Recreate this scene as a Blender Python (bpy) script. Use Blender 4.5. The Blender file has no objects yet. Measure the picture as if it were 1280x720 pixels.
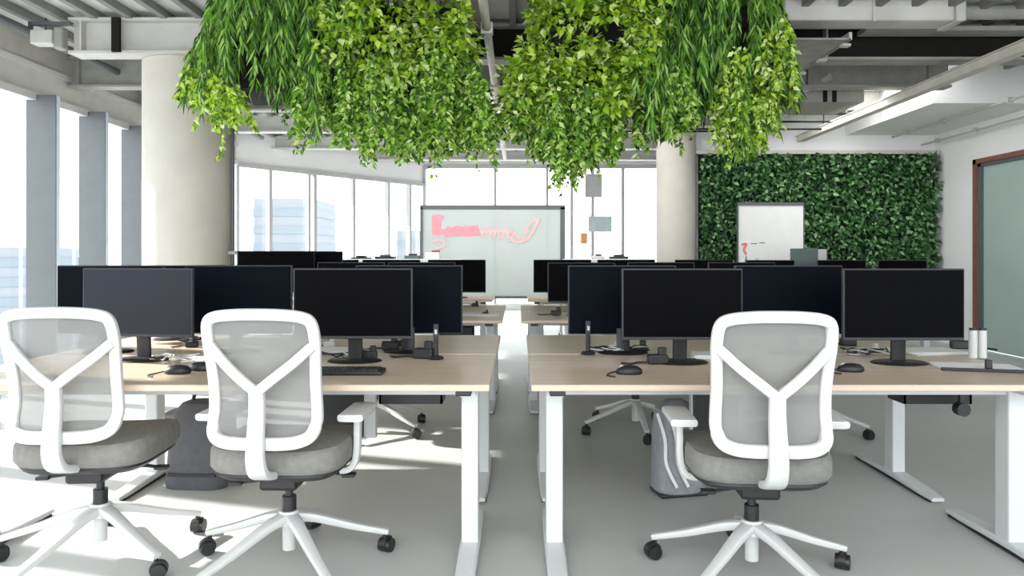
import bpy, bmesh, math, random
import numpy as np
from mathutils import Vector, Matrix, noise as mnoise
random.seed(7); rng = np.random.default_rng(7)
S = bpy.context.scene; C = S.collection
PI = math.pi; R = math.radians
F, H, VX, VY = 900.0, 1.2, 648.0, 318.0
def at(px, py, d): return Vector(((px-VX)/F*d, d, H-(py-VY)/F*d))
def wx(px, d): return (px-VX)/F*d
def wz(py, d): return H-(py-VY)/F*d

# ------------------------------------------------------------------ materials
def mat(name, col, rough=0.5, metal=0.0, spec=0.5, noise=0.0, nscale=8.0, bump=0.0, bscale=60.0, coat=0.0):
    m = bpy.data.materials.new(name); m.use_nodes = True
    nt = m.node_tree; b = nt.nodes['Principled BSDF']
    b.inputs['Roughness'].default_value = rough; b.inputs['Metallic'].default_value = metal
    b.inputs['Specular IOR Level'].default_value = spec
    b.inputs['Coat Weight'].default_value = coat
    b.inputs['Base Color'].default_value = (*col, 1)
    tc = nt.nodes.new('ShaderNodeTexCoord')
    if noise > 0:
        n = nt.nodes.new('ShaderNodeTexNoise'); n.inputs['Scale'].default_value = nscale; n.inputs['Detail'].default_value = 5
        nt.links.new(tc.outputs['Object'], n.inputs['Vector'])
        r = nt.nodes.new('ShaderNodeValToRGB')
        r.color_ramp.elements[0].position = 0.3; r.color_ramp.elements[1].position = 0.7
        r.color_ramp.elements[0].color = (*[max(0, c*(1-noise)) for c in col], 1)
        r.color_ramp.elements[1].color = (*[min(1, c*(1+noise)) for c in col], 1)
        nt.links.new(n.outputs['Fac'], r.inputs['Fac']); nt.links.new(r.outputs['Color'], b.inputs['Base Color'])
    if bump > 0:
        n = nt.nodes.new('ShaderNodeTexNoise'); n.inputs['Scale'].default_value = bscale
        nt.links.new(tc.outputs['Object'], n.inputs['Vector'])
        bp = nt.nodes.new('ShaderNodeBump'); bp.inputs['Strength'].default_value = bump; bp.inputs['Distance'].default_value = 0.01
        nt.links.new(n.outputs['Fac'], bp.inputs['Height']); nt.links.new(bp.outputs['Normal'], b.inputs['Normal'])
    return m
def leafmat(name, cols, trans=0.35, rough=0.45):
    m = bpy.data.materials.new(name); m.use_nodes = True
    nt = m.node_tree; b = nt.nodes['Principled BSDF']; out = nt.nodes['Material Output']
    g = nt.nodes.new('ShaderNodeNewGeometry'); r = nt.nodes.new('ShaderNodeValToRGB')
    while len(r.color_ramp.elements) < len(cols): r.color_ramp.elements.new(0.5)
    for i, c in enumerate(cols):
        e = r.color_ramp.elements[i]; e.position = i/(len(cols)-1); e.color = (*c, 1)
    nt.links.new(g.outputs['Random Per Island'], r.inputs['Fac'])
    nt.links.new(r.outputs['Color'], b.inputs['Base Color']); b.inputs['Roughness'].default_value = rough
    t = nt.nodes.new('ShaderNodeBsdfTranslucent'); nt.links.new(r.outputs['Color'], t.inputs['Color'])
    mx = nt.nodes.new('ShaderNodeMixShader'); mx.inputs['Fac'].default_value = trans
    nt.links.new(b.outputs['BSDF'], mx.inputs[1]); nt.links.new(t.outputs['BSDF'], mx.inputs[2])
    nt.links.new(mx.outputs['Shader'], out.inputs['Surface'])
    return m
def seethrough(name, col, opaque, rough=0.6, glossy=False):
    m = bpy.data.materials.new(name); m.use_nodes = True
    nt = m.node_tree; b = nt.nodes['Principled BSDF']; out = nt.nodes['Material Output']
    b.inputs['Base Color'].default_value = (*col, 1); b.inputs['Roughness'].default_value = rough
    if glossy: b.inputs['Metallic'].default_value = 1.0
    t = nt.nodes.new('ShaderNodeBsdfTransparent')
    mx = nt.nodes.new('ShaderNodeMixShader'); mx.inputs['Fac'].default_value = opaque
    nt.links.new(t.outputs['BSDF'], mx.inputs[1]); nt.links.new(b.outputs['BSDF'], mx.inputs[2])
    nt.links.new(mx.outputs['Shader'], out.inputs['Surface'])
    return m
def woodmat(name, c0, c1, rough=0.35):
    m = bpy.data.materials.new(name); m.use_nodes = True
    nt = m.node_tree; b = nt.nodes['Principled BSDF']; b.inputs['Roughness'].default_value = rough
    tc = nt.nodes.new('ShaderNodeTexCoord'); mp = nt.nodes.new('ShaderNodeMapping')
    mp.inputs['Scale'].default_value = (0.7, 14, 14)
    n = nt.nodes.new('ShaderNodeTexNoise'); n.inputs['Scale'].default_value = 2.2; n.inputs['Detail'].default_value = 6
    r = nt.nodes.new('ShaderNodeValToRGB'); r.color_ramp.elements[0].position = .3; r.color_ramp.elements[1].position = .7
    r.color_ramp.elements[0].color = (*c0, 1); r.color_ramp.elements[1].color = (*c1, 1)
    nt.links.new(tc.outputs['Object'], mp.inputs['Vector']); nt.links.new(mp.outputs['Vector'], n.inputs['Vector'])
    nt.links.new(n.outputs['Fac'], r.inputs['Fac']); nt.links.new(r.outputs['Color'], b.inputs['Base Color'])
    return m
M = dict(
 white=mat('white plastic', (.56,.56,.55), .35, noise=.02),
 whitemetal=mat('white painted metal', (.60,.615,.62), .4, noise=.02),
 fabric=mat('grey seat fabric', (.20,.195,.18), .85, noise=.12, nscale=40, bump=.4, bscale=400),
 mesh=seethrough('grey back mesh', (.235,.235,.225), .80, .8),
 black=mat('black plastic', (.012,.012,.013), .45, noise=.1),
 shell=mat('black shell', (.02,.02,.022), .5, noise=.1),
 rubber=mat('black caster rubber', (.01,.01,.011), .35, noise=.1),
 chrome=mat('grey steel', (.35,.35,.35), .35, .6, noise=.05),
 bezel=mat('monitor bezel', (.045,.047,.053), .5, spec=.2, noise=.05),
 back=mat('navy black monitor back', (.003,.0045,.008), .5, spec=.03, noise=.05),
 screen=mat('black screen', (.003,.003,.0036), .5, spec=.025, noise=.05),
 bluescreen=mat('blue black screen', (.002,.003,.006), .5, spec=.025, noise=.05),
 greyscreen=mat('slate grey screen', (.020,.022,.030), .4, spec=.12, noise=.05),
 desk=woodmat('pale birch top', (.52,.415,.31), (.60,.49,.375), .34),
 floor=None,
 paint=mat('white wall paint', (.80,.80,.79), .8, noise=.02, nscale=2),
 ceil=mat('pale deck', (.55,.55,.53), .75, noise=.10, nscale=1.5),
 rib=mat('deck rib', (.22,.22,.21), .7, noise=.1),
 lightsteel=mat('pale grey steel', (.50,.49,.46), .6, noise=.06),
 darksteel_shade=mat('dark steel and painted shade', (.010,.009,.008), .8, spec=.2, noise=.15),  # painted shade on the beam web; plain dark steel on plate, rods, vents
 midsteel=mat('mid grey steel', (.30,.295,.27), .6, noise=.12),
 duct=mat('wrapped duct', (.60,.585,.555), .7, noise=.10, nscale=4, bump=.5, bscale=9),
 conduit=mat('pale conduit', (.55,.52,.46), .6, noise=.08),
 concrete=mat('pale concrete', (.53,.50,.44), .8, noise=.07, nscale=3, bump=.15, bscale=30),
 mullion=mat('blue grey mullion', (.52,.62,.72), .5, noise=.04),
 darkframe=mat('dark grey frame', (.10,.11,.115), .45, noise=.06),
 palef=mat('pale grey frame', (.42,.42,.41), .5, noise=.05),
 glass=seethrough('window glass', (.9,.95,.97), .06, .03, True),
 board=seethrough('pale green grey glass', (.52,.575,.55), .86, .25), postblue=mat('pale blue poster', (.5,.6,.6), .7, noise=.1),
 pink=mat('pink marker', (.85,.33,.36), .7, noise=.12, nscale=12),
 palepink=mat('faded pink marker', (.76,.50,.50), .7, noise=.12, nscale=12),
 redm=mat('red marker', (.75,.22,.15), .7, noise=.05),
 paper=mat('white paper', (.80,.80,.79), .8, noise=.02),
 brown=mat('red brown wood frame', (.20,.085,.06), .5, noise=.12, nscale=10),
 frost=mat('frosted teal grey glass', (.36,.46,.42), .35, spec=.4, noise=.05, nscale=1.2),
 bag=mat('charcoal fabric', (.09,.09,.10), .85, noise=.12, nscale=30),
 greybag=mat('grey bag fabric', (.28,.29,.31), .8, noise=.1, nscale=30),
 cardboard=mat('brown card', (.22,.12,.08), .8, noise=.1),
 soil=mat('black felt', (.008,.010,.007), .95, noise=.2),
 stem=mat('plant stem', (.06,.10,.03), .8, noise=.2),
 bld=mat('pale building', (.19,.21,.23), .8, noise=.04, nscale=.3),
 bldwin=mat('building window band', (.15,.18,.205), .6, noise=.05, nscale=.3),
 orange=mat('orange tag', (.75,.33,.12), .6, noise=.05),
 teal=mat('dull teal plastic', (.10,.14,.14), .5, noise=.05),
)
M['fern'] = leafmat('dark fern leaf', [(.006,.028,.006),(.06,.19,.015),(.20,.44,.04),(.45,.66,.20)])
M['lime'] = leafmat('lime leaf', [(.03,.09,.01),(.26,.48,.02),(.55,.76,.06),(.85,.95,.50)], .4)
M['trail'] = leafmat('trailing leaf', [(.01,.045,.008),(.13,.33,.02),(.38,.62,.06),(.74,.88,.38)], .4)
M['wallleaf'] = leafmat('green wall leaf', [(.006,.028,.010),(.022,.085,.02),(.06,.20,.045),(.30,.52,.24)], .15)
def floormat():
    m = bpy.data.materials.new('resin floor'); m.use_nodes = True
    nt = m.node_tree; b = nt.nodes['Principled BSDF']
    tc = nt.nodes.new('ShaderNodeTexCoord')
    n = nt.nodes.new('ShaderNodeTexNoise'); n.inputs['Scale'].default_value = 0.9; n.inputs['Detail'].default_value = 7
    n2 = nt.nodes.new('ShaderNodeTexNoise'); n2.inputs['Scale'].default_value = 140; n2.inputs['Detail'].default_value = 2
    for q in (n, n2): nt.links.new(tc.outputs['Object'], q.inputs['Vector'])
    r = nt.nodes.new('ShaderNodeValToRGB'); r.color_ramp.elements[0].position = .35; r.color_ramp.elements[1].position = .65
    r.color_ramp.elements[0].color = (.46,.47,.455,1); r.color_ramp.elements[1].color = (.54,.55,.535,1)
    mx = nt.nodes.new('ShaderNodeMixRGB'); mx.blend_type = 'MULTIPLY'; mx.inputs['Fac'].default_value = .15
    nt.links.new(n.outputs['Fac'], r.inputs['Fac']); nt.links.new(r.outputs['Color'], mx.inputs[1]); nt.links.new(n2.outputs['Fac'], mx.inputs[2])
    nt.links.new(mx.outputs['Color'], b.inputs['Base Color']); b.inputs['Roughness'].default_value = .42
    b.inputs['Specular IOR Level'].default_value = .45
    return m
M['floor'] = floormat()

# ------------------------------------------------------------------ geometry helpers
def box(bm, c, s, rot=None, bev=0.0, seg=2):
    g = bmesh.ops.create_cube(bm, size=1.0)
    vs = g['verts']
    m = Matrix.Translation(Vector(c)) @ (rot.to_4x4() if rot is not None else Matrix.Identity(4)) @ Matrix.Diagonal((*s, 1))
    bmesh.ops.transform(bm, matrix=m, verts=vs)
    if bev > 0:
        es = list({e for v in vs for e in v.link_edges})
        bmesh.ops.bevel(bm, geom=es, offset=bev, segments=seg, affect='EDGES', profile=.5)
def b2(bm, x0, x1, y0, y1, z0, z1, bev=0.0): box(bm, ((x0+x1)/2,(y0+y1)/2,(z0+z1)/2), (abs(x1-x0),abs(y1-y0),abs(z1-z0)), bev=bev)
def cyl(bm, p0, p1, r0, r1=None, n=16):
    r1 = r0 if r1 is None else r1
    p0 = Vector(p0); p1 = Vector(p1); d = p1-p0
    q = d.to_track_quat('Z', 'Y').to_matrix().to_4x4()
    bmesh.ops.create_cone(bm, cap_ends=True, segments=n, radius1=r0, radius2=r1, depth=d.length, matrix=Matrix.Translation((p0+p1)/2) @ q)
def spline(pts, n=6, closed=False):
    P = [Vector(p) for p in pts]; out = []
    N = len(P); rngi = range(N if closed else N-1)
    for i in rngi:
        if closed: a, b, c, d = P[(i-1)%N], P[i], P[(i+1)%N], P[(i+2)%N]
        else: a, b, c, d = P[max(i-1,0)], P[i], P[i+1], P[min(i+2,N-1)]
        for k in range(n):
            t = k/n
            out.append(.5*((2*b)+(c-a)*t+(2*a-5*b+4*c-d)*t*t+(3*b-a-3*c+d)*t*t*t))
    if not closed: out.append(P[-1])
    return out
def rr(w, d, k=.32):
    # rounded rectangle section
    a, b = w/2, d/2; c = min(a, b)*k*2
    pts = []
    for (sx, sy, a0) in ((1,1,0),(-1,1,90),(-1,-1,180),(1,-1,270)):
        for j in range(3):
            an = R(a0+45*j); pts.append((sx*(a-c)+c*math.cos(an), sy*(b-c)+c*math.sin(an)))
    return pts
def circ(r, n=8): return [(r*math.cos(2*PI*i/n), r*math.sin(2*PI*i/n)) for i in range(n)]
def sweep(bm, pts, w, d=None, up=(0,1,0), closed=False):
    # w: width in the plane across the path, d: thickness along 'up'; numbers or per-point lists; d None = round tube of radius w
    P = [Vector(p) for p in pts]; N = len(P); up = Vector(up); rings = []
    for i in range(N):
        if closed: t = P[(i+1)%N]-P[(i-1)%N]
        else: t = P[min(i+1,N-1)]-P[max(i-1,0)]
        t.normalize(); s = t.cross(up)
        if s.length < 1e-4: s = t.cross(Vector((1,0,0.3)))
        s.normalize(); u = s.cross(t).normalized()
        wi = w[i] if hasattr(w, '__len__') else w
        if d is None: sec = circ(wi)
        else: sec = rr(wi, d[i] if hasattr(d, '__len__') else d)
        rings.append([bm.verts.new(P[i]+s*a+u*b) for a, b in sec])
    K = len(rings[0])
    for i in range(N if closed else N-1):
        A, B = rings[i], rings[(i+1)%N]
        for k in range(K): bm.faces.new((A[k], A[(k+1)%K], B[(k+1)%K], B[k]))
    if not closed:
        bm.faces.new(rings[0][::-1]); bm.faces.new(rings[-1])
def lathe(bm, prof, c=(0,0,0), n=24, sx=1, sy=1):
    c = Vector(c); rings = []
    for r, z in prof: rings.append([bm.verts.new(c+Vector((r*sx*math.cos(2*PI*i/n), r*sy*math.sin(2*PI*i/n), z))) for i in range(n)])
    for a, b in zip(rings, rings[1:]):
        for k in range(n): bm.faces.new((a[k], a[(k+1)%n], b[(k+1)%n], b[k]))
    bm.faces.new(rings[0][::-1]); bm.faces.new(rings[-1])
def obj(name, bm, m, parent=None, smooth=False):
    bmesh.ops.recalc_face_normals(bm, faces=bm.faces)
    me = bpy.data.meshes.new(name); bm.to_mesh(me); bm.free()
    if smooth:
        me.polygons.foreach_set('use_smooth', [True]*len(me.polygons))
        try: me.set_sharp_from_angle(angle=R(40))
        except Exception: pass
    me.materials.append(M[m] if isinstance(m, str) else m)
    o = bpy.data.objects.new(name, me); C.objects.link(o)
    if parent is not None: o.parent = parent
    return o
def tag(o, label, cat, group=None, kind=None):
    if label: o['label'] = label
    if cat: o['category'] = cat
    if group: o['group'] = group
    if kind: o['kind'] = kind
    return o
def thing(name, label, cat, loc=(0,0,0), rz=0, group=None):
    o = bpy.data.objects.new(name, None); C.objects.link(o); o.empty_display_size = .1
    o.location = loc; o.rotation_euler = (0,0,rz)
    return tag(o, label, cat, group)
def struct(name, bm, m, smooth=False, parent=None):
    o = obj(name, bm, m, parent, smooth)
    if parent is None: o['kind'] = 'structure'
    return o
def dup(root, loc, rz, label, group=None):
    def cp(o, par):
        c = o.copy(); C.objects.link(c); c.parent = par
        for ch in list(o.children): cp(ch, c)
        return c
    r = cp(root, None); r.location = loc; r.rotation_euler = (0,0,rz); r['label'] = label
    if group: r['group'] = group
    return r
def B(): return bmesh.new()

# ------------------------------------------------------------------ camera, world, light
cam = bpy.data.cameras.new('camera'); co = bpy.data.objects.new('camera', cam); C.objects.link(co)
co.location = (0,0,H); co.rotation_euler = (PI/2,0,0)
cam.sensor_width = 36; cam.lens = F/1280*36; cam.shift_x = -8/1280; cam.shift_y = -42/1280; cam.clip_start = .05; cam.clip_end = 300
S.camera = co
w = bpy.data.worlds.new('world'); S.world = w; w.use_nodes = True; nt = w.node_tree
bg = nt.nodes['Background']; tc = nt.nodes.new('ShaderNodeTexCoord'); sp = nt.nodes.new('ShaderNodeSeparateXYZ')
rp = nt.nodes.new('ShaderNodeValToRGB'); mr = nt.nodes.new('ShaderNodeMapRange')
mr.inputs['From Min'].default_value = -.4; mr.inputs['From Max'].default_value = .6
nt.links.new(tc.outputs['Generated'], sp.inputs[0]); nt.links.new(sp.outputs['Z'], mr.inputs['Value']); nt.links.new(mr.outputs['Result'], rp.inputs['Fac'])
rp.color_ramp.elements[0].color = (.80,.83,.85,1); rp.color_ramp.elements[1].color = (.90,.96,1,1)
nt.links.new(rp.outputs['Color'], bg.inputs['Color']); bg.inputs['Strength'].default_value = 2.2
sun = bpy.data.lights.new('sun', 'SUN'); sun.energy = 7.5; sun.angle = R(1.2); sun.color = (1,.97,.92)
so = bpy.data.objects.new('sun', sun); C.objects.link(so)
sd = Vector((.80,-.24,-.47)); so.rotation_euler = sd.to_track_quat('-Z', 'Y').to_euler()
def area(loc, d, sx, sy, e, col=(1,1,1)):
    l = bpy.data.lights.new('area', 'AREA'); l.shape = 'RECTANGLE'; l.size = sx; l.size_y = sy; l.energy = e; l.color = col
    o = bpy.data.objects.new('fill_light', l); C.objects.link(o); o.location = loc
    o.rotation_euler = Vector(d).to_track_quat('-Z', 'Z').to_euler(); return o
area((1.2,8.1,3.0), (.12,.9,-.42), 6, .4, 55)  # added fill without a fitting, brightens the board, leafy wall and partition
area((3.9,8.4,3.0), (.5,.1,-1), 1.6, 1.6, 22)  # added lamp with no fixture, lifts the shaded right wall and door
area((0,-1.2,2.9), (0,.8,-.5), 6, 1.2, 25)  # unseen general fill added behind the camera
S.view_settings.view_transform = 'Standard'; S.view_settings.look = 'None'; S.view_settings.exposure = 1.05
S.cycles.max_bounces = 8; S.cycles.transparent_max_bounces = 24

# ------------------------------------------------------------------ the room
XL, XR, ZC = -4.7, 5.8, 3.3
bm = B(); b2(bm, -4.9, 6.0, -1.5, 17, -.12, 0); struct('floor', bm, 'floor')
bm = B()
b2(bm, -4.9, 6.0, -1.5, 17, ZC, ZC+.12); o = struct('ceiling', bm, 'ceil')
bm = B()
x = -4.55
while x < 5.7:
    b2(bm, x-.028, x+.028, -1.2, 16.4, ZC-.07, ZC); x += .30
o = obj('deck_ribs', bm, 'rib', o)
# left wall: low upstand, bulkhead, deep mullions and panes
bm = B(); b2(bm, XL-.15, XL, -1.5, 12, 0, .14); b2(bm, XL-.15, XL, -1.5, 12, 2.74, ZC); struct('wall_left', bm, 'lightsteel')
bm = B(); b2(bm, XL-.06, XL+.05, -1.5, 12, 2.69, 2.76); b2(bm, XL, XL+.03, -1.5, 12, 3.0, 3.05); struct('trim_1', bm, 'white')
bm = B(); b2(bm, XL, XL+.16, -1.5, 12, 0, .10); struct('baseboard_left', bm, 'palef')
yc = 6.99; ys = [yc+.83*k for k in range(-9, 7)]
for k, y in enumerate(ys):
    if y > 11.95: continue
    wn = thing('window_%d' % (k+1), None, None, (XL, y, .14)); wn['kind'] = 'structure'
    bm = B(); b2(bm, -.04, .225, -.03, .04, 0, 2.6); obj('mullion', bm, 'mullion', wn)
    bm = B(); b2(bm, -.05, .235, -.045, -.03, 0, 2.6); obj('frame', bm, 'darkframe', wn)
    bm = B(); b2(bm, -.09, -.085, .04, .79, 0, 2.55); obj('pane', bm, 'glass', wn)
# angled glazing from the end of the left wall to the back wall
A0 = Vector((XL,12,0)); A1 = Vector((-2.02,15.5,0)); dv = (A1-A0); L = dv.length; ang = math.atan2(dv.y, dv.x)
rotm = Matrix.Rotation(ang, 3, 'Z')
def abox(bm, u0, u1, v0, v1, z0, z1):
    c = A0 + dv.normalized()*((u0+u1)/2) + Vector((-dv.y, dv.x, 0)).normalized()*((v0+v1)/2); c.z = (z0+z1)/2
    box(bm, c, (u1-u0, v1-v0, z1-z0), rotm)
bm = B(); abox(bm, 0, L, 0, .15, 0, .14); abox(bm, 0, L, 0, .15, 2.72, ZC); struct('wall_back_left', bm, 'paint')
bm = B(); abox(bm, 0, L, -.06, .02, 2.66, 2.72); struct('trim_2', bm, 'palef')
us = [0, .62, 1.55, 2.45, 3.35, 3.95, L]
for k in range(6):
    wn = thing('window_%d' % (20+k), None, None); wn['kind'] = 'structure'
    bm = B(); abox(bm, us[k]-.03, us[k]+.03, -.05, .06, .14, 2.7)
    if k == 2: abox(bm, us[k]-.14, us[k]-.09, -.03, .05, .14, 2.7)
    obj('mullion', bm, 'palef', wn)
    bm = B(); abox(bm, us[k]+.03, us[k+1]-.03, .06, .065, .14, 2.7); obj('pane', bm, 'glass', wn)
# back wall glazing
bm = B(); b2(bm, -2.05, 6, 15.5, 15.65, 0, .14); b2(bm, -2.05, 6, 15.5, 15.65, 3.1, ZC); struct('wall_back', bm, 'paint')
xs = [-2.02, -.5, .62, 1.15, 1.6, 2.25, 3.1, 4.5, 6.0]
for k in range(8):
    wn = thing('window_%d' % (30+k), None, None, (0,15.5,0)); wn['kind'] = 'structure'
    bm = B(); b2(bm, xs[k]-.03, xs[k]+.03, -.05, .08, .14, 3.1); b2(bm, xs[k], xs[k+1], -.04, .05, 3.05, 3.12); obj('mullion', bm, 'palef', wn)
    bm = B(); b2(bm, xs[k]+.03, xs[k+1]-.03, .06, .065, .14, 3.1); obj('pane', bm, 'glass', wn)
# right wall with the door opening, partition behind the green wall
DY0, DY1, DZ = 7.6, 9.15, 2.4
bm = B(); b2(bm, XR, XR+.15, -1.5, DY0, 0, ZC); b2(bm, XR, XR+.15, DY1, 15.5, 0, ZC); b2(bm, XR, XR+.15, DY0, DY1, DZ, ZC); struct('wall_right', bm, 'paint')
bm = B(); b2(bm, 2.44, XR, 10.02, 10.16, 0, ZC); struct('wall_partition', bm, 'paint')
bm = B(); b2(bm, 4.55, XR, 7.9, 10.02, 2.86, ZC); struct('trim_3', bm, 'paint')
bm = B(); b2(bm, XR-.015, XR, DY1+.1, 10.02, 0, .1); struct('baseboard_right', bm, 'paint')
dr = thing('door_1', None, None, (XR, 0, 0)); dr['kind'] = 'structure'
bm = B(); b2(bm, -.03, .12, DY1-.07, DY1, 0, DZ); b2(bm, -.03, .12, DY0, DY0+.07, 0, DZ); b2(bm, -.03, .12, DY0, DY1, DZ-.06, DZ); obj('door_frame', bm, 'brown', dr)
bm = B(); b2(bm, .03, .06, DY0+.07, DY1-.07, .01, DZ-.06); obj('door_panel', bm, 'frost', dr)
bm = B(); b2(bm, -.008, .05, DY1-.13, DY1-.07, 0, DZ-.06); b2(bm, -.008, .05, DY0, DY1, DZ-.1, DZ-.06); obj('door_stile', bm, 'darkframe', dr)
bm = B(); cyl(bm, (-.03,DY0+.18,.9), (-.03,DY0+.18,1.2), .012); cyl(bm, (-.03,DY0+.18,.92), (.04,DY0+.18,.92), .008); cyl(bm, (-.03,DY0+.18,1.18), (.04,DY0+.18,1.18), .008); obj('handle', bm, 'chrome', dr, True)

# ------------------------------------------------------------------ columns, beams and services
def column(label, x, y, r, h):
    t = thing('concrete_column', label, 'column', (x,y,0))
    bm = B(); cyl(bm, (0,0,0), (0,0,h), r, n=48); obj('shaft', bm, 'concrete', t, True)
    bm = B(); cyl(bm, (0,0,0), (0,0,.08), r+.01, n=48); obj('base_ring', bm, 'palef', t, True)
    return t
column('thick round pale concrete column near the left windows, beam on its top', -3.03, 6.62, .385, 2.93)
t = column('slim round pale concrete column at the left edge of the leafy wall', 2.19, 10.0, .27, ZC)
# pipe down the right side of the thick column
o = thing('drain_pipe', 'thin dark vertical pipe on the right side of the thick concrete column', 'pipe', (-2.62,6.6,0))
bm = B(); cyl(bm, (0,0,0), (0,0,2.93), .018); obj('pipe', bm, 'darkframe', o, True)
bm = B(); b2(bm, -.03, .03, -.03, .03, 1.2, 1.23); obj('clamp', bm, 'palef', o)
def ibeam(label, y, x0, x1, z0, z1, m, mf=None, dp=.16):
    t = thing('ceiling_beam', label, 'beam', (0,y,0))
    bm = B(); b2(bm, x0, x1, -.015, .015, z0, z1); obj('web', bm, m, t)
    for nm, za in (('bottom_flange', z0), ('top_flange', z1)):
        bm = B(); b2(bm, x0, x1, -dp/2, dp/2, za-.012, za+.012); obj(nm, bm, mf or m, t)
    bm = B()
    xx = x0+.1
    while xx < x1: b2(bm, xx-.008, xx+.008, -dp/2+.01, dp/2-.01, z0, z1); xx += 1.9
    obj('stiffener', bm, mf or m, t)
ibeam('pale grey steel beam resting on top of the thick concrete column', 6.3, -3.88, -1.2, 2.945, 3.23, 'lightsteel', dp=.2)  # window-lit part of the cross beam, its light put into the paler steel
ibeam('steel beam coloured dark for shade, running behind the hanging plants to the right', 6.5, -1.15, 5.78, 2.945, 3.24, 'darksteel_shade', 'midsteel', dp=.2)  # unlit part of the same cross beam, shade painted as near-black web
o = tag(obj('splice_plate', (lambda b: (b2(b, -3.49, -3.42, 6.17, 6.2, 2.94, 3.235), b)[1])(B()), 'darksteel_shade'), 'black vertical plate on the pale beam left of the concrete column', 'plate')
for lab, y, z0, m in (('second steel beam, just beyond the dark beam', 7.55, 2.95, 'midsteel'), ('grey beam above the far rows of desks', 9.0, 3.0, 'midsteel'),
                   ('pale beam over the glass writing board', 10.7, 3.02, 'lightsteel'), ('pale beam beyond the glass writing board', 12.6, 3.05, 'lightsteel'), ('pale beam nearest the back windows', 14.3, 3.08, 'lightsteel')):
    ibeam(lab, y, XL+.02, 4.5 if y < 10 else XR-.02, z0, ZC-.06, m)
# left pipe with hangers
t = thing('ceiling_pipe', 'dark grey pipe hung along the ceiling by the left windows', 'pipe', (-4.2,0,3.11))
bm = B(); cyl(bm, (0,2,0), (0,11.8,0), .036); obj('pipe', bm, 'darkframe', t, True)
for y in (5.0, 6.4, 7.8, 9.2):
    bm = B(); cyl(bm, (0,y,.0), (0,y,.19), .008, n=8); cyl(bm, (0,y-.05,0), (0,y+.05,0), .045); obj('hanger', bm, 'darkframe', t, True)
t = thing('ceiling_bracket', 'dark angle bracket with a pale unit on the pipe left of the pale beam', 'bracket', (-3.95,6.2,2.9))
bm = B(); b2(bm, -.25, .1, -.02, .02, .27, .30); b2(bm, -.26, -.24, -.02, .02, .18, .3); obj('arm', bm, 'darkframe', t)
bm = B(); b2(bm, -.22, -.03, -.06, .06, .10, .22, .01); obj('unit', bm, 'lightsteel', t)
bm = B(); b2(bm, -.03, .05, -.05, .05, .06, .25, .02); obj('clamp', bm, 'midsteel', t)
# central pale conduit
t = thing('conduit', 'pale conduit running away between the two masses of hanging plants', 'pipe', (-.232,0,2.86))
bm = B(); cyl(bm, (0,3.4,0), (0,12.5,0), .032); obj('pipe', bm, 'conduit', t, True)
for y in (5.3, 7.0, 9.0, 11.0):
    bm = B(); b2(bm, -.045, .045, y-.04, y+.04, -.045, .045, .01); cyl(bm, (0,y,0), (0,y,.44), .006, n=8); obj('coupling', bm, 'conduit', t)
# right: pale conduit / rail running away
t = thing('support_rail', 'long pale beige rail running away under the right half of the ceiling', 'rail', (3.92,0,2.80))
bm = B(); b2(bm, -.05, .05, 3.0, 11, -.035, .035); b2(bm, -.075, .075, 3.0, 11, .035, .045); obj('channel', bm, 'conduit', t)
for y in (6.9, 8.6):
    bm = B(); cyl(bm, (0,y,0), (0,y,.5), .01, n=8); obj('hanger', bm, 'darkframe', t, True)
# duct
t = thing('air_duct', 'big pale wrapped duct at the top right of the room', 'duct', (0,0,0))
bm = B(); b2(bm, 2.18, 3.58, 5.9, 6.15, 3.12, 3.295, .02); obj('duct_body', bm, 'duct', t)
bm = B(); b2(bm, 3.58, 3.66, 5.88, 6.17, 3.11, 3.295, .01); obj('flange', bm, 'duct', t)
bm = B(); b2(bm, 2.9, 2.93, 5.89, 5.92, 3.11, 3.29); obj('seam', bm, 'duct', t)
bm = B(); cyl(bm, (3.64,6.02,3.22), (5.4,6.02,3.24), .06, n=24); obj('branch', bm, 'midsteel', t, True)
bm = B(); b2(bm, 3.0, 5.78, 6.2, 6.38, 3.13, 3.17); tag(obj('service_shelf', bm, 'midsteel'), 'long grey steel shelf under the duct branch at the top right', 'shelf')
# cable tray
t = thing('cable_tray', 'grey cable tray running away left of the pale duct', 'tray', (2.3,0,2.9))
bm = B(); b2(bm, -.33, .33, 6.7-1.0, 9.5, 0, .015); obj('tray_floor', bm, 'midsteel', t)
for sx in (-.33, .33):
    bm = B(); b2(bm, sx-.012, sx+.012, 5.7, 9.5, 0, .06)
    y = 5.8
    while y < 9.4: b2(bm, sx-.02, sx+.05, y, y+.06, -.02, .0); y += .45
    obj('side_rail', bm, 'lightsteel', t)
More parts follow.
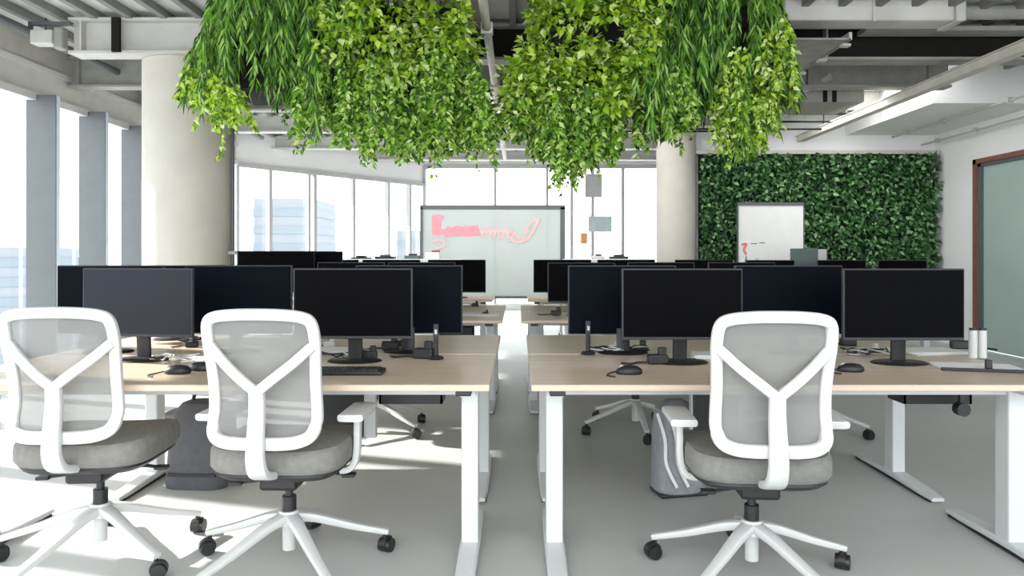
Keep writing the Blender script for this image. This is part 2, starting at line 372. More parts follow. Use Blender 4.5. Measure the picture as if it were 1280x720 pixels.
# ceiling fan coil box and slot lights to the right, beyond the beams
t = thing('fan_coil_unit', 'grey air unit hung beyond the dark beam, above the leafy wall', 'air unit', (3.0,8.0,2.85))
bm = B(); b2(bm, -.55, .75, -.2, .5, .0, .3, .01); obj('casing', bm, 'midsteel', t)
bm = B(); b2(bm, -.5, -.42, -.22, -.2, .05, .15); obj('vent', bm, 'darksteel_shade', t)
for xq in (.3, .4):
    bm = B(); b2(bm, xq, xq+.04, -.22, -.2, .0, .2); obj('slot', bm, 'darksteel_shade', t)
bm = B(); cyl(bm, (-.1,-.1,.05), (.25,-.5,.2), .04); obj('elbow_pipe', bm, 'lightsteel', t, True)
for i, (x0, x1, y, z) in enumerate(((1.9,4.0,9.2,2.80),(3.2,3.9,8.5,2.86),(3.0,4.1,8.9,2.84),(1.4,3.4,9.6,2.84))):
    bm = B(); cyl(bm, (x0,y,z), (x1,y,z), .012, n=8); cyl(bm, (x0+.1,y,z), (x0+.1,y,ZC), .006, n=6); cyl(bm, (x1-.1,y,z), (x1-.1,y,ZC), .006, n=6)
    tag(obj('ceiling_rod', bm, 'darksteel_shade', None, True), 'thin dark rod hung crosswise under the ceiling in front of the leafy wall', 'rod', 'thin rods under the right ceiling')
for i, (xx, zz) in enumerate(((5.2,2.83),(5.6,2.72))):
    bm = B(); cyl(bm, (xx,6.2,zz), (xx,10,zz), .014, n=8)
    for y in (6.6,7.6,8.8,9.6): b2(bm, xx-.03, xx+.03, y, y+.03, zz-.02, zz+.03)
    tag(obj('wall_conduit', bm, 'palef', None, True), 'thin grey conduit running along the white wall ceiling, ' + ('upper one' if i == 0 else 'lower one nearer the door'), 'pipe')

# ------------------------------------------------------------------ leaves
def leaves(name, P, D, Nn, Ln, W, m, parent=None, fold=.25):
    n = len(P)
    D = D/np.linalg.norm(D, axis=1)[:,None]
    Sd = np.cross(D, Nn); Sd /= (np.linalg.norm(Sd, axis=1)[:,None]+1e-9)
    N2 = np.cross(Sd, D)
    Ln = Ln[:,None]; W = W[:,None]
    V = np.empty((n,5,3))
    V[:,0] = P; V[:,1] = P+D*Ln*.42+Sd*W*.5+N2*W*fold; V[:,2] = P+D*Ln; V[:,3] = P+D*Ln*.42-Sd*W*.5+N2*W*fold; V[:,4] = P+D*Ln*.5
    V = V.reshape(-1,3); i = np.arange(n)*5
    Fc = np.concatenate([np.stack([i,i+1,i+4],1), np.stack([i+1,i+2,i+4],1), np.stack([i+2,i+3,i+4],1), np.stack([i+3,i,i+4],1)])
    me = bpy.data.meshes.new(name)
    me.vertices.add(len(V)); me.vertices.foreach_set('co', V.ravel())
    me.loops.add(Fc.size); me.loops.foreach_set('vertex_index', Fc.ravel().astype(np.int32))
    me.polygons.add(len(Fc)); me.polygons.foreach_set('loop_start', np.arange(0, Fc.size, 3, dtype=np.int32))
    me.update(calc_edges=True); me.materials.append(M[m])
    o = bpy.data.objects.new(name, me); C.objects.link(o)
    if parent is not None: o.parent = parent
    return o
def unit(n): v = rng.normal(size=(n,3)); return v/np.linalg.norm(v, axis=1)[:,None]

# green wall
gx0, gx1, gz0, gz1 = 2.50, 5.74, .35, 2.58
t = thing('green_wall', 'living wall densely covered in small dark green leaves', 'plant wall', (4.1,9.98,gz0))
bm = B(); b2(bm, gx0-4.1, gx1-4.1, -.06, .035, 0, gz1-gz0); obj('backing_panel', bm, 'soil', t)
bm = B(); b2(bm, gx0-4.16, gx1-4.06, -.10, .035, gz1-gz0, gz1-gz0+.05); obj('top_trim', bm, 'conduit', t)
n = 11000
P = np.stack([rng.uniform(gx0,gx1,n)-4.1, rng.uniform(-.16,-.04,n), rng.uniform(0,gz1-gz0,n)],1)
D = np.stack([rng.normal(0,.7,n), rng.normal(-.5,.3,n), rng.normal(-.6,.6,n)],1)
Nn = np.stack([rng.normal(0,.5,n), rng.normal(-1,.3,n), rng.normal(.3,.5,n)],1)
leaves('foliage', P, D, Nn, rng.uniform(.05,.10,n), rng.uniform(.035,.06,n), 'wallleaf', t)

# hanging plants: envelope given as (px, top y, bottom y) read at the clump's distance
def hang(label, env, d0, d1, nst, style, m, ldens, cxz, group):
    cx = sum(wx(e[0], (d0+d1)/2) for e in env)/len(env)
    base = Vector((cx, (d0+d1)/2, 3.0))
    t = thing('hanging_plant', label, 'hanging plant', base)
    ex = [e[0] for e in env]; et = [e[1] for e in env]; eb = [e[2] for e in env]
    P = []; D = []; N = []; Ln = []; W = []; bm = B()
    for s in range(nst):
        px = rng.uniform(ex[0], ex[-1]); yt = np.interp(px, ex, et); yb = np.interp(px, ex, eb)
        d = rng.uniform(d0, d1)
        if style == 'bush':
            yc = rng.uniform(yt, yb)
            if mnoise.noise((px*.035, yc*.035, cx*3)) < -.24: continue
            c = at(px, yc, d)
            k = int(ldens*rng.uniform(.6,1.4)); rad = rng.uniform(.06,.13)
            u = unit(k)*rad*rng.uniform(.5,1,(k,1)); u[:,2] *= .8
            P.append(np.array(c)[None]+u); dd = u/rad+np.array([0,-.25,-.35])+rng.normal(0,.35,(k,3)); D.append(dd)
            nn = np.tile(np.array([0,-.6,.8]),(k,1))+rng.normal(0,.45,(k,3)); N.append(nn)
            Ln.append(rng.uniform(.04,.085,k)); W.append(rng.uniform(.025,.055,k))
            if s % 4 == 0: sweep(bm, [c, c+Vector((0,.05,.12))], .004)
        else:
            span = yb-yt
            ln = min(span, rng.uniform(40,110) if style == 'fern' else rng.uniform(30,120))
            y0 = yt + (span-ln)*rng.uniform(0,1)**.9*(1+.10*math.sin(px*.21)*math.sin(px*.047)) - abs(rng.normal(0,8))
            if mnoise.noise((px*.05, y0*.03, cx*3+5)) < -.25: continue
            wisp = rng.uniform() < .10 and y0+ln > yb-25
            if wisp: ln += rng.uniform(8,32)
            a = at(px, y0, d); z1 = wz(y0+ln, d); hlen = a.z-z1
            sway = rng.normal(0,.05,2)+(.0,-.03)
            k = max(4, int(hlen*ldens*(.6 if wisp else 1))); tt = rng.uniform(0,1,k)
            pts = np.stack([a.x+sway[0]*np.sqrt(tt)+rng.normal(0,.006,k), a.y+sway[1]*np.sqrt(tt)+rng.normal(0,.006,k), a.z-hlen*tt],1)
            P.append(pts)
            if style == 'fern':
                aa = rng.uniform(0,2*PI,k); sp_ = rng.uniform(.15,.6,k)
                D.append(np.stack([np.cos(aa)*sp_, np.sin(aa)*sp_-.1, -np.ones(k)],1)); Ln.append(rng.uniform(.07,.15,k)); W.append(rng.uniform(.010,.022,k))
            else:
                aa = rng.uniform(0,2*PI,k); sp_ = rng.uniform(.4,1.3,k)
                D.append(np.stack([np.cos(aa)*sp_, np.sin(aa)*sp_-.2, -np.ones(k)*.8],1)); Ln.append(rng.uniform(.028,.065,k)); W.append(rng.uniform(.016,.032,k))
            N.append(np.tile(np.array([0,-1,.35]),(k,1))+rng.normal(0,.5,(k,3)))
            if s % 3 == 0: sweep(bm, [a, a+Vector((sway[0]*.7,sway[1]*.7,-hlen*.5)), a+Vector((sway[0],sway[1],-hlen))], .0025)
    P = np.concatenate(P)-np.array(base)[None]
    leaves('foliage', P, np.concatenate(D), np.concatenate(N), np.concatenate(Ln), np.concatenate(W), m, t)
    for v in bm.verts: v.co -= base
    tag(obj('stems', bm, 'stem', t), None, None, None, 'stuff')
    return t
def trough(label, px0, px1, y0, y1, d0, d1):
    a = at(px0, y1, d0); b = at(px1, y0, d0)
    t = thing('hanging_planter', label, 'planter', ((a.x+b.x)/2,(d0+d1)/2,a.z))
    wd = b.x-a.x; h = b.z-a.z
    bm = B(); box(bm, (0,0,h/2), (wd,d1-d0,h), bev=.05); obj('trough', bm, 'soil', t)
    for sx in (-.4, .4):
        bm = B(); cyl(bm, (wd*sx,0,h-.02), (wd*sx,0,ZC-a.z), .008, n=8); obj('hanger_rod', bm, 'darkframe', t)
G = 'hanging plants over the desks'
trough('black trough hidden in the left mass of hanging plants', 275, 575, 5, 112, 5.15, 5.75)
trough('black trough hidden in the right mass of hanging plants', 690, 965, 5, 118, 5.15, 5.75)
hang('dark narrow-leaved fern hanging at the left end of the left plant mass', [(233,88,110),(248,60,135),(264,-10,128),(285,-60,150),(305,-60,128),(322,-60,104),(345,-60,112),(366,-60,150),(400,-60,170),(440,-60,140)], 4.75, 5.9, 500, 'fern', 'fern', 95, None, G)
hang('bright lime bushy plant at the top right of the left plant mass', [(415,-60,70),(450,-60,95),(520,-60,105),(560,-60,100),(580,-60,85),(588,10,60)], 4.7, 5.4, 235, 'bush', 'lime', 42, None, G)
hang('mid green trailing vines along the lower edge of the left plant mass', [(372,60,175),(400,60,188),(430,60,190),(470,60,198),(520,60,205),(560,60,205),(590,70,198),(606,110,188),(618,150,175)], 4.7, 5.7, 480, 'trail', 'trail', 110, None, G)
hang('small bright green plant hanging beside the thick concrete column', [(232,90,118),(245,84,135),(262,92,130),(285,110,168),(300,120,165)], 4.7, 5.0, 46, 'trail', 'lime', 130, None, G)
hang('bright lime bushy plant at the top left of the right plant mass', [(640,100,150),(655,80,165),(676,0,170),(700,-60,150),(760,-60,150),(810,-60,120),(838,-60,90)], 4.7, 5.4, 330, 'bush', 'lime', 42, None, G)
hang('dark green long trailing plant at the right end of the right plant mass', [(800,-60,165),(840,-60,168),(862,-60,150),(885,-60,135),(905,-60,185),(932,-60,200),(960,-60,180),(976,-20,140),(986,50,120)], 4.75, 5.9, 500, 'fern', 'fern', 95, None, G)
hang('mid green vines trailing lowest under the right plant mass, towards the aisle', [(642,120,160),(665,120,178),(686,110,205),(703,110,243),(722,110,222),(750,110,200),(800,100,188),(850,90,168),(868,90,140)], 4.7, 5.7, 460, 'trail', 'trail', 110, None, G)
hang('pale green thin vines at the right edge of the right plant mass', [(895,90,185),(920,60,200),(950,40,190),(970,20,150),(986,40,125)], 4.7, 5.1, 90, 'trail', 'lime', 90, None, G)

# ------------------------------------------------------------------ desks
DH = .71
CG = 'height adjustable desks in back to back benches'
def desk(label, x0, x1, y0, y1, cols, toward=True, tray=True, foot=.72, off=0.0):
    # columns at given x, in the middle of the desk depth
    cx, cy = (x0+x1)/2, (y0+y1)/2
    t = thing('sit_stand_desk', label, 'desk', (cx,cy,0))
    bm = B(); b2(bm, x0-cx, x1-cx, y0-cy+.004, y1-cy-.004, DH-.026, DH, .006); obj('desktop', bm, 'desk', t)
    for x in cols:
        lx = x-cx
        bm = B(); b2(bm, lx-.034, lx+.034, off-.045, off+.045, .03, .66, .008); b2(bm, lx-.028, lx+.028, off-.038, off+.038, .6, DH-.05, .004)
        lg = obj('leg', bm, 'whitemetal', t)
        bm = B(); sweep(bm, [(lx,off-foot/2,.018),(lx,off-foot/2+.1,.022),(lx,off-.06,.03),(lx,off+.06,.03),(lx,off+foot/2-.1,.022),(lx,off+foot/2,.018)], [.06,.075,.08,.08,.075,.06], [.018,.024,.032,.032,.024,.018], up=(0,0,1)); obj('foot', bm, 'whitemetal', lg)
        bm = B(); b2(bm, lx-.033, lx+.033, off-foot/2+.02, off+foot/2-.02, 0, .010); obj('glide', bm, 'black', lg)
        bm = B(); b2(bm, lx-.03, lx+.03, -.34, .34, DH-.06, DH-.026); obj('top_bracket', bm, 'whitemetal', lg)
    bm = B(); b2(bm, cols[0]-cx, cols[-1]-cx, off-.03, off+.03, DH-.075, DH-.03); obj('crossbar', bm, 'whitemetal', t)
    if tray:
        for xa, xb in ((cols[-1]-cx-.42, cols[-1]-cx-.14),) if toward else ((cols[-1]-cx-.30, cols[-1]-cx+.0), (cols[0]-cx+1.1, cols[0]-cx+1.22)):
            bm = B(); b2(bm, xa, xb, .06, .07, DH-.17, DH-.10); b2(bm, xa, xb, .07, .19, DH-.17, DH-.16); b2(bm, xa, xb, .19, .20, DH-.17, DH-.10); b2(bm, xa, xa+.01, .06, .20, DH-.17, DH-.026); b2(bm, xb-.01, xb, .06, .20, DH-.17, DH-.026); obj('cable_tray', bm, 'black', t)
    px = (x1-.1-cx) if toward else (x0+.1-cx)
    bm = B(); sg = -1
    b2(bm, px-.03, px+.03, (y0-cy)+.01, (y0-cy)+.07, DH-.045, DH-.027, .005); obj('height_switch', bm, 'black', t)
    return t
# bench 1 (front)
desk('front left birch-topped desk nearest the camera, two grey chairs before it', -2.30, -.108, 2.70, 3.53, [-2.17,-.195], True, foot=.78, off=-.185)
desk('back left birch-topped desk, joined behind the front left desk', -2.30, -.108, 3.55, 4.38, [-1.95,-.19], True, foot=.80, off=-.10, tray=False)
desk('front right birch-topped desk nearest the camera, one grey chair before it', .048, 2.15, 2.70, 3.53, [.145,2.0], False, foot=.78, off=-.185)
desk('back right birch-topped desk, joined behind the front right desk', .048, 2.15, 3.55, 4.38, [.145,2.02], False, foot=.80, off=-.10, tray=False)
# bench 2 and 3
desk('left desk of the second row, past the front benches', -2.35, -.12, 5.35, 6.14, [-2.2,-.22], True)
desk('rear left desk of the second row', -2.35, -.12, 6.16, 6.95, [-2.2,-.22], True)
desk('right desk of the second row, past the front benches', 0.02, 2.2, 5.35, 6.14, [.12,2.05], False)
desk('rear right desk of the second row', 0.02, 2.2, 6.16, 6.95, [.12,2.05], False)
desk('left desk of the third row, in front of the glass writing board', -2.6, -.28, 7.75, 8.55, [-2.4,-.4], True)
desk('right desk of the third row, in front of the glass writing board', .1, 2.35, 7.75, 8.55, [.25,2.2], False)
desk('far right desk in front of the leafy wall', 2.45, 4.75, 7.75, 8.55, [2.6,4.6], False)

# ------------------------------------------------------------------ monitors
def make_monitor(label, w_, h_, scr, base_w=.25, lift=.09):
    t = thing('monitor', label, 'monitor')
    z0 = lift; z1 = lift+h_
    bm = B(); b2(bm, -w_/2, w_/2, 0, .022, z0, z1, .004); obj('housing', bm, 'bezel', t)
    bm = B(); b2(bm, -w_/2+.007, w_/2-.007, -.0025, .0, z0+.014, z1-.007); obj('screen', bm, scr, t)
    bm = B(); b2(bm, -w_/2+.006, w_/2-.006, .0215, .028, z0+.006, z1-.006, .004); obj('back_cover', bm, 'back', t)
    bm = B(); sweep(bm, [(0,.055,.006),(0,.050,z0-.01),(0,.036,z0+.03)], .065, .022, up=(0,1,0)); obj('stand_neck', bm, 'black', t, True)
    bm = B(); lathe(bm, [(base_w/2*.98,0),(base_w/2,.004),(base_w/2*.9,.010),(.05,.014)], (0,.04,0), sx=1, sy=.72); obj('stand_base', bm, 'black', t, True)
    return t
m24 = make_monitor('', .54, .320, 'screen', lift=.107)
mblue = make_monitor('', .54, .345, 'bluescreen')
mgrey = make_monitor('', .54, .315, 'greyscreen', lift=.112)
m27r = make_monitor('', .65, .37, 'screen', lift=.15)
m27 = make_monitor('', .65, .37, 'screen', lift=.06)
used = set()
def mon(src, pxc, d, rz, label, lift=0, X=None):
    x = wx(pxc, d) if X is None else X
    if src.name not in used:
        used.add(src.name); o = src; o.location = (x,d,DH+lift); o.rotation_euler = (0,0,rz); o['label'] = label
    else: o = dup(src, (x,d,DH+lift), rz, label)
    o['group'] = 'black monitors on the desks'
    return o
mon(mgrey, 171, 3.30, R(-7), 'slate-screened monitor behind the leftmost grey chair, its stand showing')
mon(m24, 441, 3.26, R(0), 'large black monitor on the front left desk, right of the second chair')
mon(m24, 853, 3.22, R(0), 'charcoal black monitor on the front right desk, left of the grey chair')
mon(m24, 1130, 3.20, R(0), 'rightmost black monitor on the front right desk, its stand showing')
A = 'seen from behind on the '
mon(mblue, 141, 3.66, PI, 'navy black monitor peeking out left of the slate-screened monitor')
mon(mblue, 300, 3.66, PI, 'navy black monitor seen between the two left grey chairs')
mon(mblue, 512, 3.66, PI, 'navy black monitor at the aisle end of the left bench, black stalk before it')
mon(mblue, 777, 3.62, PI, 'navy black monitor at the aisle end of the right bench, black stalk before it')
mon(mblue, 984, 3.62, PI, 'deep black monitor directly behind the top of the right grey chair')
mon(m24, 222, 4.15, R(38), 'black monitor rising behind the slate-screened monitor, before the column')
# second row
mon(m24, 727, 5.75, 0, 'black monitor at the aisle end of the right second-row desk', lift=-.002)
for X_, s in ((1.15,0),(1.8,0)): mon(m24, 0, 5.8, 0, 'black monitor on the right second-row desk, %s' % ('middle one' if X_ < 1.5 else 'outer one'), X=X_)
mon(m24, 0, 5.8, 0, 'black monitor on the left second-row desk, nearer the column', X=-1.35)
mon(m24, 0, 5.8, 0, 'black monitor on the left second-row desk, nearer the aisle', X=-.78)
mon(m27r, 346, 6.35, R(24), 'grey-framed monitor raised and turned, left of the windows view')
mon(m27r, 384, 6.72, R(6), 'tallest raised monitor behind the turned grey-framed one')
# third row
for pc, lab in ((571,'black monitor third row, beside the lower left of the writing board'),(489,'black monitor third row, second from the aisle on the left'),(412,'black monitor third row, farthest left from the aisle')):
    mon(m27, pc, 8.1, 0, lab)
for pc, lab in ((703,'black monitor third row, beside the lower right of the writing board'),(783,'black monitor third row, second from the aisle on the right'),(880,'black monitor third row, in front of the slim column')):
    mon(m27, pc, 8.1, 0, lab)
for pc, lab in ((963,'black monitor in front of the white flip chart'),(1052,'black monitor in front of the middle of the leafy wall'),(1128,'black monitor in front of the right end of the leafy wall')):
    mon(m24, pc, 8.0, 0, lab, lift=-.0)

# ------------------------------------------------------------------ office chairs
def ringpts():
    # half outline (x,z) from the top centre clockwise; whole outline closed
    right = [(0,.995),(.08,.993),(.150,.984),(.181,.962),(.188,.90),(.184,.82),(.181,.74),(.183,.66),(.184,.61),(.170,.568),(.130,.551),(.07,.547)]
    left = [(-x,z) for x, z in right[1:]][::-1]
    return right+[(0,.548)]+left
def yof(x, z):
    a = (z-.66)/.34
    base = -.255 - .075*max(0,a)**1.5*1.0 + (-.045*((.66-z)/.11)**2 if z < .66 else 0)
    return base + .75*x*x*1.0
def make_chair(label):
    t = thing('office_chair', label, 'office chair')
    # backrest
    outline = [Vector((x, yof(x,z), z)) for x, z in ringpts()]
    rp_ = spline(outline, 5, True)
    wd = [.041 if p.z > .6 else .046 for p in rp_]
    bm = B(); sweep(bm, rp_, wd, .026, up=(0,1,0), closed=True)
    jz = .735
    yb = -.050
    for s in (-1, 1):
        pts = [(s*.178, yof(.178,.875)-.006, .880),(s*.12, yof(.12,.82)+yb*.6, .825),(s*.055, yof(.05,.77)+yb, .772),(0, yof(0,jz)+yb-.004, .728)]
        sweep(bm, spline(pts, 5), .036, .022, up=(0,1,0))
    fr = obj('back_frame', bm, 'white', t, True)
    bm = B(); sp_ = spline([(0,yof(0,jz)+yb-.004,.752),(0,-.312,.66),(0,-.326,.56),(0,-.325,.49),(0,-.29,.438),(0,-.20,.41),(0,-.08,.392)], 6)
    wds = [.052+.018*min(1, i/(len(sp_)*.6)) for i in range(len(sp_))]
    sweep(bm, sp_, wds, .030, up=(0,1,.25)); obj('spine', bm, 'white', t, True)
    # mesh panel
    bm = B(); nx, nz = 12, 14; grid = []
    for j in range(nz+1):
        z = .556+(.984-.556)*j/nz; hw = .180
        if z > .95: hw = .180-(z-.95)*.6
        if z < .60: hw = .180-(.60-z)*.9
        grid.append([bm.verts.new((hw*(2*i/nx-1), yof(hw*(2*i/nx-1), z)+.004, z)) for i in range(nx+1)])
    for j in range(nz):
        for i in range(nx): bm.faces.new((grid[j][i],grid[j][i+1],grid[j+1][i+1],grid[j+1][i]))
    obj('back_mesh', bm, 'mesh', t, True)
    # seat cushion: superelliptic slab with a waterfall front edge
    bm = B(); n = 40; rings = []
    for (k, z, dz) in ((.86,.405,0),(.95,.412,0),(1.0,.432,0),(1.0,.462,0),(.99,.482,0),(.955,.494,0),(.80,.500,0),(.4,.499,0)):
        ring = []
        for i in range(n):
            a = 2*PI*i/n; ca, sa = math.cos(a), math.sin(a)
            x = math.copysign(abs(ca)**.45, ca)*.25*k; y = math.copysign(abs(sa)**.45, sa)*.235*k+.01
            ring.append(bm.verts.new((x, y, z + .010*(abs(x)/.24)**2*(1 if z > .45 else 0) - (.02*max(0,(y-.15)/.1)**2))))
        rings.append(ring)
    for a_, b_ in zip(rings, rings[1:]):
        for k in range(n): bm.faces.new((a_[k],a_[(k+1)%n],b_[(k+1)%n],b_[k]))
    bm.faces.new(rings[0][::-1]); bm.faces.new(rings[-1])
    obj('seat', bm, 'fabric', t, True)
    bm = B(); n = 40; rings = []
    for (k, z) in ((.60,.372),(.86,.383),(.96,.402),(.94,.412)):
        rings.append([bm.verts.new((math.copysign(abs(math.cos(2*PI*i/n))**.45, math.cos(2*PI*i/n))*.245*k, math.copysign(abs(math.sin(2*PI*i/n))**.45, math.sin(2*PI*i/n))*.235*k+.01, z-(.02*max(0,(math.sin(2*PI*i/n)*.235*k-.14)/.1)**2))) for i in range(n)])
    for a_, b_ in zip(rings, rings[1:]):
        for k in range(n): bm.faces.new((a_[k],a_[(k+1)%n],b_[(k+1)%n],b_[k]))
    bm.faces.new(rings[0][::-1]); bm.faces.new(rings[-1])
    obj('seat_shell', bm, 'shell', t, True)
    bm = B(); b2(bm, -.07, .07, -.13, .10, .325, .385, .015); obj('mechanism', bm, 'black', t)
    bm = B(); sweep(bm, [(.06,.02,.35),(.17,.03,.35),(.215,.03,.343)], .007); b2(bm, .20, .25, .01, .05, .336, .35, .004); obj('lever', bm, 'black', t)
    bm = B(); sweep(bm, [(-.06,-.06,.35),(-.16,-.07,.34)], .006); b2(bm, -.2, -.15, -.09, -.05, .332, .345, .004); obj('lever', bm, 'black', t)
    # arms
    for s in (-1, 1):
        bm = B(); sweep(bm, spline([(s*.12,0,.375),(s*.22,0,.372),(s*.255,0,.40),(s*.265,0,.45),(s*.267,0,.53),(s*.267,0,.58)], 5), .042, .026, up=(0,1,0) if False else (1,0,.0001))
        ar = obj('armrest', bm, 'white', t, True)
        bm = B(); pts = [(s*.267,-.115,.594),(s*.267,-.08,.595),(s*.267,.06,.595),(s*.267,.125,.594)]
        sweep(bm, spline(pts, 4), [.06]+[.095]*11+[.06], .026, up=(0,0,1)); obj('arm_pad', bm, 'white', ar, True)
    # gas lift
    bm = B(); cyl(bm, (0,0,.205), (0,0,.27), .027); obj('lift_cover', bm, 'black', t, True)
    bm = B(); cyl(bm, (0,0,.265), (0,0,.345), .015); obj('gas_lift', bm, 'shell', t, True)
    # star base
    bm = B(); cyl(bm, (0,0,.165), (0,0,.215), .048, .036, 24); cyl(bm, (0,0,.065), (0,0,.17), .025, n=20); obj('base_hub', bm, 'white', t, True)
    for k in range(5):
        a = R(18+72*k); c, s_ = math.cos(a), math.sin(a)
        bm = B(); p = [(c*r_, s_*r_, z) for r_, z in ((.02,.19),(.10,.175),(.24,.125),(.378,.083))]
        sweep(bm, spline(p, 4), [.058-.028*i/12 for i in range(13)], [.040-.018*i/12 for i in range(13)], up=(0,0,1)); lg = obj('base_arm', bm, 'white', t, True)
        ca = a+R(50); cx, cy = c*.368+math.cos(ca)*.01, s_*.368+math.sin(ca)*.01
        bm = B(); px, py = -math.sin(ca), math.cos(ca)
        for sg in (-1, 1):
            q0 = Vector((cx+px*sg*.008, cy+py*sg*.008, .029)); q1 = Vector((cx+px*sg*.026, cy+py*sg*.026, .029))
            cyl(bm, q0, q1, .029, .027, 20)
        cs = obj('caster', bm, 'rubber', t, True)
        bm = B(); cyl(bm, (c*.368,s_*.368,.04), (c*.368,s_*.368,.085), .008, n=8); cyl(bm, (cx-px*.012, cy-py*.012,.033), (cx+px*.012, cy+py*.012,.033), .032, n=20); obj('caster_hood', bm, 'black', cs, True)
    return t
ch = make_chair('white-framed grey mesh office chair with Y back, right, alone before the right desk')
ch.location = (.868,2.68,0); ch.rotation_euler = (0,0,R(-3)); ch['group'] = 'white and grey mesh office chairs'
def turn_base(c, a):
    for k in c.children:
        if k.name.split('.')[0] in ('base_arm', 'caster'): k.rotation_euler = (0,0,R(a))
c2 = dup(ch, (-.885,2.78,0), R(-2), 'white-framed grey mesh office chair, second from the left, before the left desk')
c1 = dup(ch, (-1.66,2.86,0), R(3), 'leftmost white-framed grey mesh office chair, half in sunlight')
turn_base(ch, -6); turn_base(c2, 3); turn_base(c1, 20)
for k in list(c1.children):
    if k.name.startswith('armrest'):
        for g in list(k.children): bpy.data.objects.remove(g)
        bpy.data.objects.remove(k)
# sitters' chairs on the far side of the front benches, facing the camera
dup(ch, (.80,4.92,0), R(188), 'white office chair under the far side of the right bench, only its base showing')
dup(ch, (1.95,4.86,0), R(172), 'white office chair at the far right side of the right bench, behind the desk feet')
dup(ch, (-.98,4.90,0), R(170), 'white office chair under the far side of the left bench, only its base showing')
dup(ch, (1.62,7.35,0), R(184), 'white office chair behind the second row, only its back top showing')

# ------------------------------------------------------------------ desk clutter
def tube_thing(name, label, cat, pts, r, m, group=None):
    bm = B(); sweep(bm, spline(pts, 6), r, up=(0,0,1)); return tag(obj(name, bm, m, None, True), label, cat, group)
def keyboard(label, loc, rz, w_=.40, dpt=.13):
    t = thing('keyboard', label, 'keyboard', loc, rz)
    bm = B(); b2(bm, -w_/2, w_/2, -dpt/2, dpt/2, 0, .018, .005); obj('case', bm, 'black', t)
    for r_ in range(5):
        bm = B()
        for k in range(15):
            x = -w_/2+.015+k*(w_-.03)/15; y = -dpt/2+.012+r_*(dpt-.024)/5
            b2(bm, x+.001, x+(w_-.03)/15-.002, y, y+(dpt-.024)/5-.003, .017, .024)
        obj('key_row', bm, 'shell', t)
def mouse(label, loc, rz):
    t = thing('computer_mouse', label, 'mouse', loc, rz)
    bm = B(); rings = []
    for k, z in ((.9,0),(1,.008),(.92,.020),(.65,.031),(.3,.035)):
        rings.append([bm.verts.new((.031*k*math.cos(2*PI*i/20), .055*k*math.sin(2*PI*i/20)-.004*z*30, z)) for i in range(20)])
    for a_, b_ in zip(rings, rings[1:]):
        for k in range(20): bm.faces.new((a_[k],a_[(k+1)%20],b_[(k+1)%20],b_[k]))
    bm.faces.new(rings[0][::-1]); bm.faces.new(rings[-1]); obj('body', bm, 'black', t, True)
    bm = B(); cyl(bm, (-.004,.03,.028), (.004,.03,.028), .009, n=12); obj('scroll_wheel', bm, 'chrome', t, True)
    bm = B(); sweep(bm, spline([(0,.05,.01),(-.02,.08,.005),(-.07,.09,.005),(-.10,.06,.005)], 5), .003); obj('cable', bm, 'black', t, True)
def dpos(px, py): # a point on the desktops seen at this pixel
    d = (H-DH)*F/(py-VY); return Vector((wx(px,d), d, DH))
p = dpos(425, 467); keyboard('black keyboard on the front left desk beside the second chair', p, R(0), .36, .11)
p = dpos(222, 467); mouse('black mouse on the front left desk between the two chairs', p, R(95))
p = dpos(250, 463); mouse('black mouse half behind the second chair, on the front left desk', p, R(80))
p = dpos(786, 467.5); mouse('black mouse with cable on the front right desk, left of the chair', p, R(85))
p = dpos(1063, 464.5); mouse('black mouse on the front right desk, right of the chair', p, R(80))
def stalk(label, px, py, h):
    p = dpos(px, py); t = thing('desk_stalk', label, 'stand', p)
    bm = B(); lathe(bm, [(.034,0),(.036,.006),(.03,.014),(.012,.018)]); obj('base', bm, 'black', t, True)
    bm = B(); cyl(bm, (0,0,.01), (0,0,h*.62), .011); obj('post', bm, 'black', t, True)
    bm = B(); b2(bm, -.012, .012, -.012, .012, h*.6, h, .005); obj('head', bm, 'bezel', t)
    bm = B(); b2(bm, -.005, .007, -.016, -.012, h*.72, h*.85); obj('lens', bm, 'chrome', t)
stalk('slim black stalk on a round base at the right end of the left desk', 545, 449, .165)
stalk('slim black stalk at the aisle end of the right desk', 735, 443, .165)
def dock(label, px, py, s=1.0, rz=0, m='black'):
    p = dpos(px, py); t = thing('desk_gadget', label, 'gadget', p, rz)
    bm = B(); box(bm, (0,0,.022*s), (.09*s,.05*s,.044*s), bev=.008*s); box(bm, (.02*s,0,.055*s), (.035*s,.03*s,.04*s), bev=.006*s); obj('body', bm, m, t)
    bm = B(); sweep(bm, spline([(-.04*s,0,.01),(-.09*s,.02,.005),(-.13*s,-.01,.005),(-.16*s,.02,.005)], 5), .005*s); obj('cord', bm, 'black', t, True)
dock('small black gadget under the large monitor on the left desk', 488, 437, 1.0, R(10))
dock('black phone-like gadget left of the stalk on the left desk', 530, 448, 1.1, R(-12))
dock('black gadget behind the stand base on the left desk', 462, 448, .8, R(4))
dock('black power block with cords left of the right desk monitor stand', 822, 455, 1.0, R(8))
dock('black gadget beside the right monitor stand', 1060, 432, .9, R(0))
dock('small black gadget far right on the right desk, near the monitor edge', 1200, 436, 1.0, R(160))
dock('black gadget on the aisle end of the second row left desk', 607, 393, .5, R(0))
dock('black gadget on the aisle end of the second row right desk', 695, 394, .9, R(0))
dock('tiny dark gadget on the rear left desk of the second row', 594, 383, .7, R(0))
